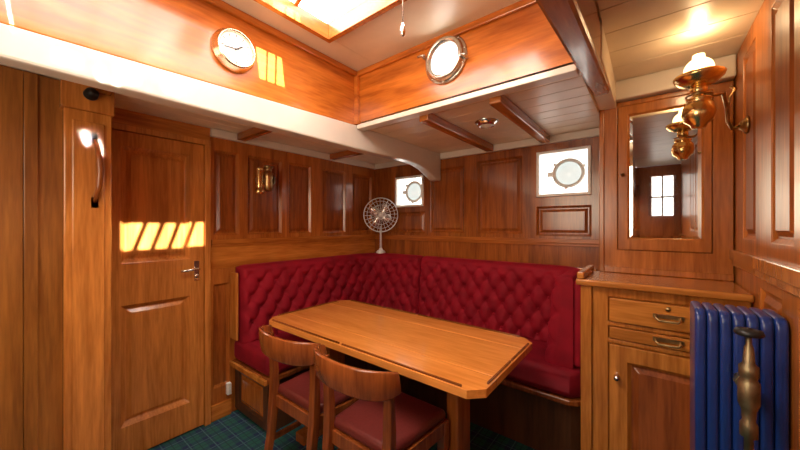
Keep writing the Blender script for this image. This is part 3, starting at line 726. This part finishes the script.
for k in range(4):
    mb=MB(); mb.M=Matrix.Translation(fc)@qr@Matrix.Rotation(k*pi/2+.3,4,'Z')
    V_=[]; n=8
    for j in range(n+1):
        r=.018+.110*j/n; wd=.016+.036*math.sin(pi*min(1,(j/n)*.75+.12)); 
        V_.append((mb.av((r,-wd,.012)),mb.av((r,0,.002)),mb.av((r,wd,-.014))))
    for a,b_ in zip(V_,V_[1:]):
        mb.af([a[0],b_[0],b_[1],a[1]],0,True); mb.af([a[1],b_[1],b_[2],a[2]],0,True)
    ob=mb.build('blade', CHROME, parent=F); so=ob.modifiers.new('t','SOLIDIFY'); so.thickness=.003
mb=MB(); mb.M=Matrix.Translation(fc)@qr
def circ(r,z,t=.0024): mb.tube([(r*math.cos(2*pi*k/40),r*math.sin(2*pi*k/40),z) for k in range(40)],t,6,closed=True)
circ(.175,0,.005); circ(.10,.046); circ(.14,.034); circ(.045,.054); circ(.1,-.045); circ(.05,-.055)
for k in range(24):
    a=2*pi*k/24; c_,s_=math.cos(a),math.sin(a)
    mb.tube([(c_*.012,s_*.012,.056),(c_*.06,s_*.06,.054),(c_*.12,s_*.12,.040),(c_*.162,s_*.162,.017),(c_*.175,s_*.175,0),(c_*.16,s_*.16,-.02),(c_*.1,s_*.1,-.045),(c_*.04,s_*.04,-.06)],.002,5)
mb.lathe([(0,.064),(.022,.062),(.025,.054),(0,.054)],seg=20); mb.M=None
mb.build('cage', SILVER, parent=F, label='silver wire safety cage')

# ------------------------------------------------------------ lights
w = bpy.data.worlds.new('World'); scene.world = w; w.use_nodes = True
w.node_tree.nodes['Background'].inputs[0].default_value = (1,.98,.95,1); w.node_tree.nodes['Background'].inputs[1].default_value = 1.5
def light(name, typ, loc, energy, col, size=.1, tgt=None, sy=None, spread=None, roll=0):
    d = bpy.data.lights.new(name, typ); d.energy = energy; d.color = col
    if typ=='AREA':
        d.size=size
        if sy: d.shape='RECTANGLE'; d.size_y=sy
        if spread: d.spread=math.radians(spread)
    elif typ=='POINT': d.shadow_soft_size=size
    o = bpy.data.objects.new(name, d); o.location = loc; scene.collection.objects.link(o)
    if tgt is not None:
        q=(Vector(tgt)-Vector(loc)).to_track_quat('-Z','Y')
        o.rotation_euler=(q.to_matrix()@Matrix.Rotation(roll,3,'Z')).to_euler()
    return o
s = bpy.data.lights.new('sun','SUN'); s.energy=38; s.color=(.92,.97,1.0); s.angle=.009
so = bpy.data.objects.new('sun', s); scene.collection.objects.link(so); so.location=(3,0,4)
so.rotation_euler = Vector((-1,.12,-.463)).to_track_quat('-Z','Y').to_euler()
light('rear_fill','AREA',(-1.0,-.95,1.75),16,(1,.82,.58),.9,(-1.0,1.6,1.1))  # added fill behind the camera, no lamp hangs there
light('ceiling_fill','AREA',(-.75,-.5,1.5),6,(1,.88,.70),.8,(-.8,.6,2.4))  # added fill aimed upward to brighten the coachroof ceiling
light('overhead_warm_fill','AREA',(-.75,.55,2.36),5,(1,.82,.58),.4,(-1.0,2.5,1.35))  # added out-of-view fill warming the back wall and table
light('oil_flame','POINT',(.162,1.84,2.145),1.6,(1,.70,.38),.03)
light('added_glint_post','AREA',(-.9,.235,1.97),.05,(1,.95,.85),.022,(-2.05,.235,1.80),.12,1.2,roll=.3)  # added narrow lamp imitating a sun streak on the pilaster
light('added_glint_post_low','AREA',(-.9,.275,1.94),.04,(1,.95,.85),.016,(-2.05,.285,1.76),.12,1.2,roll=.3)  # second added lamp for the pilaster's sun streaks
for yy,e_ in ((.14,.12),(.30,.16),(.44,.10)):
    light('added_glint_beam','AREA',(-.7,yy+.05,1.86),e_,(1,.97,.9),.05,(-1.55,yy,1.935),.035,2)  # added small lamps imitating sun highlights on the cream beam
# ------------------------------------------------------------ camera
cd = bpy.data.cameras.new('camera'); cam = bpy.data.objects.new('camera', cd); scene.collection.objects.link(cam)
cd.sensor_width=36; cd.lens=316/800*36; cd.clip_start=.02
cam.location=(0,0,CH); cam.rotation_euler=(pi/2,0,math.radians(38.35)); scene.camera=cam
scene.view_settings.view_transform='Standard'
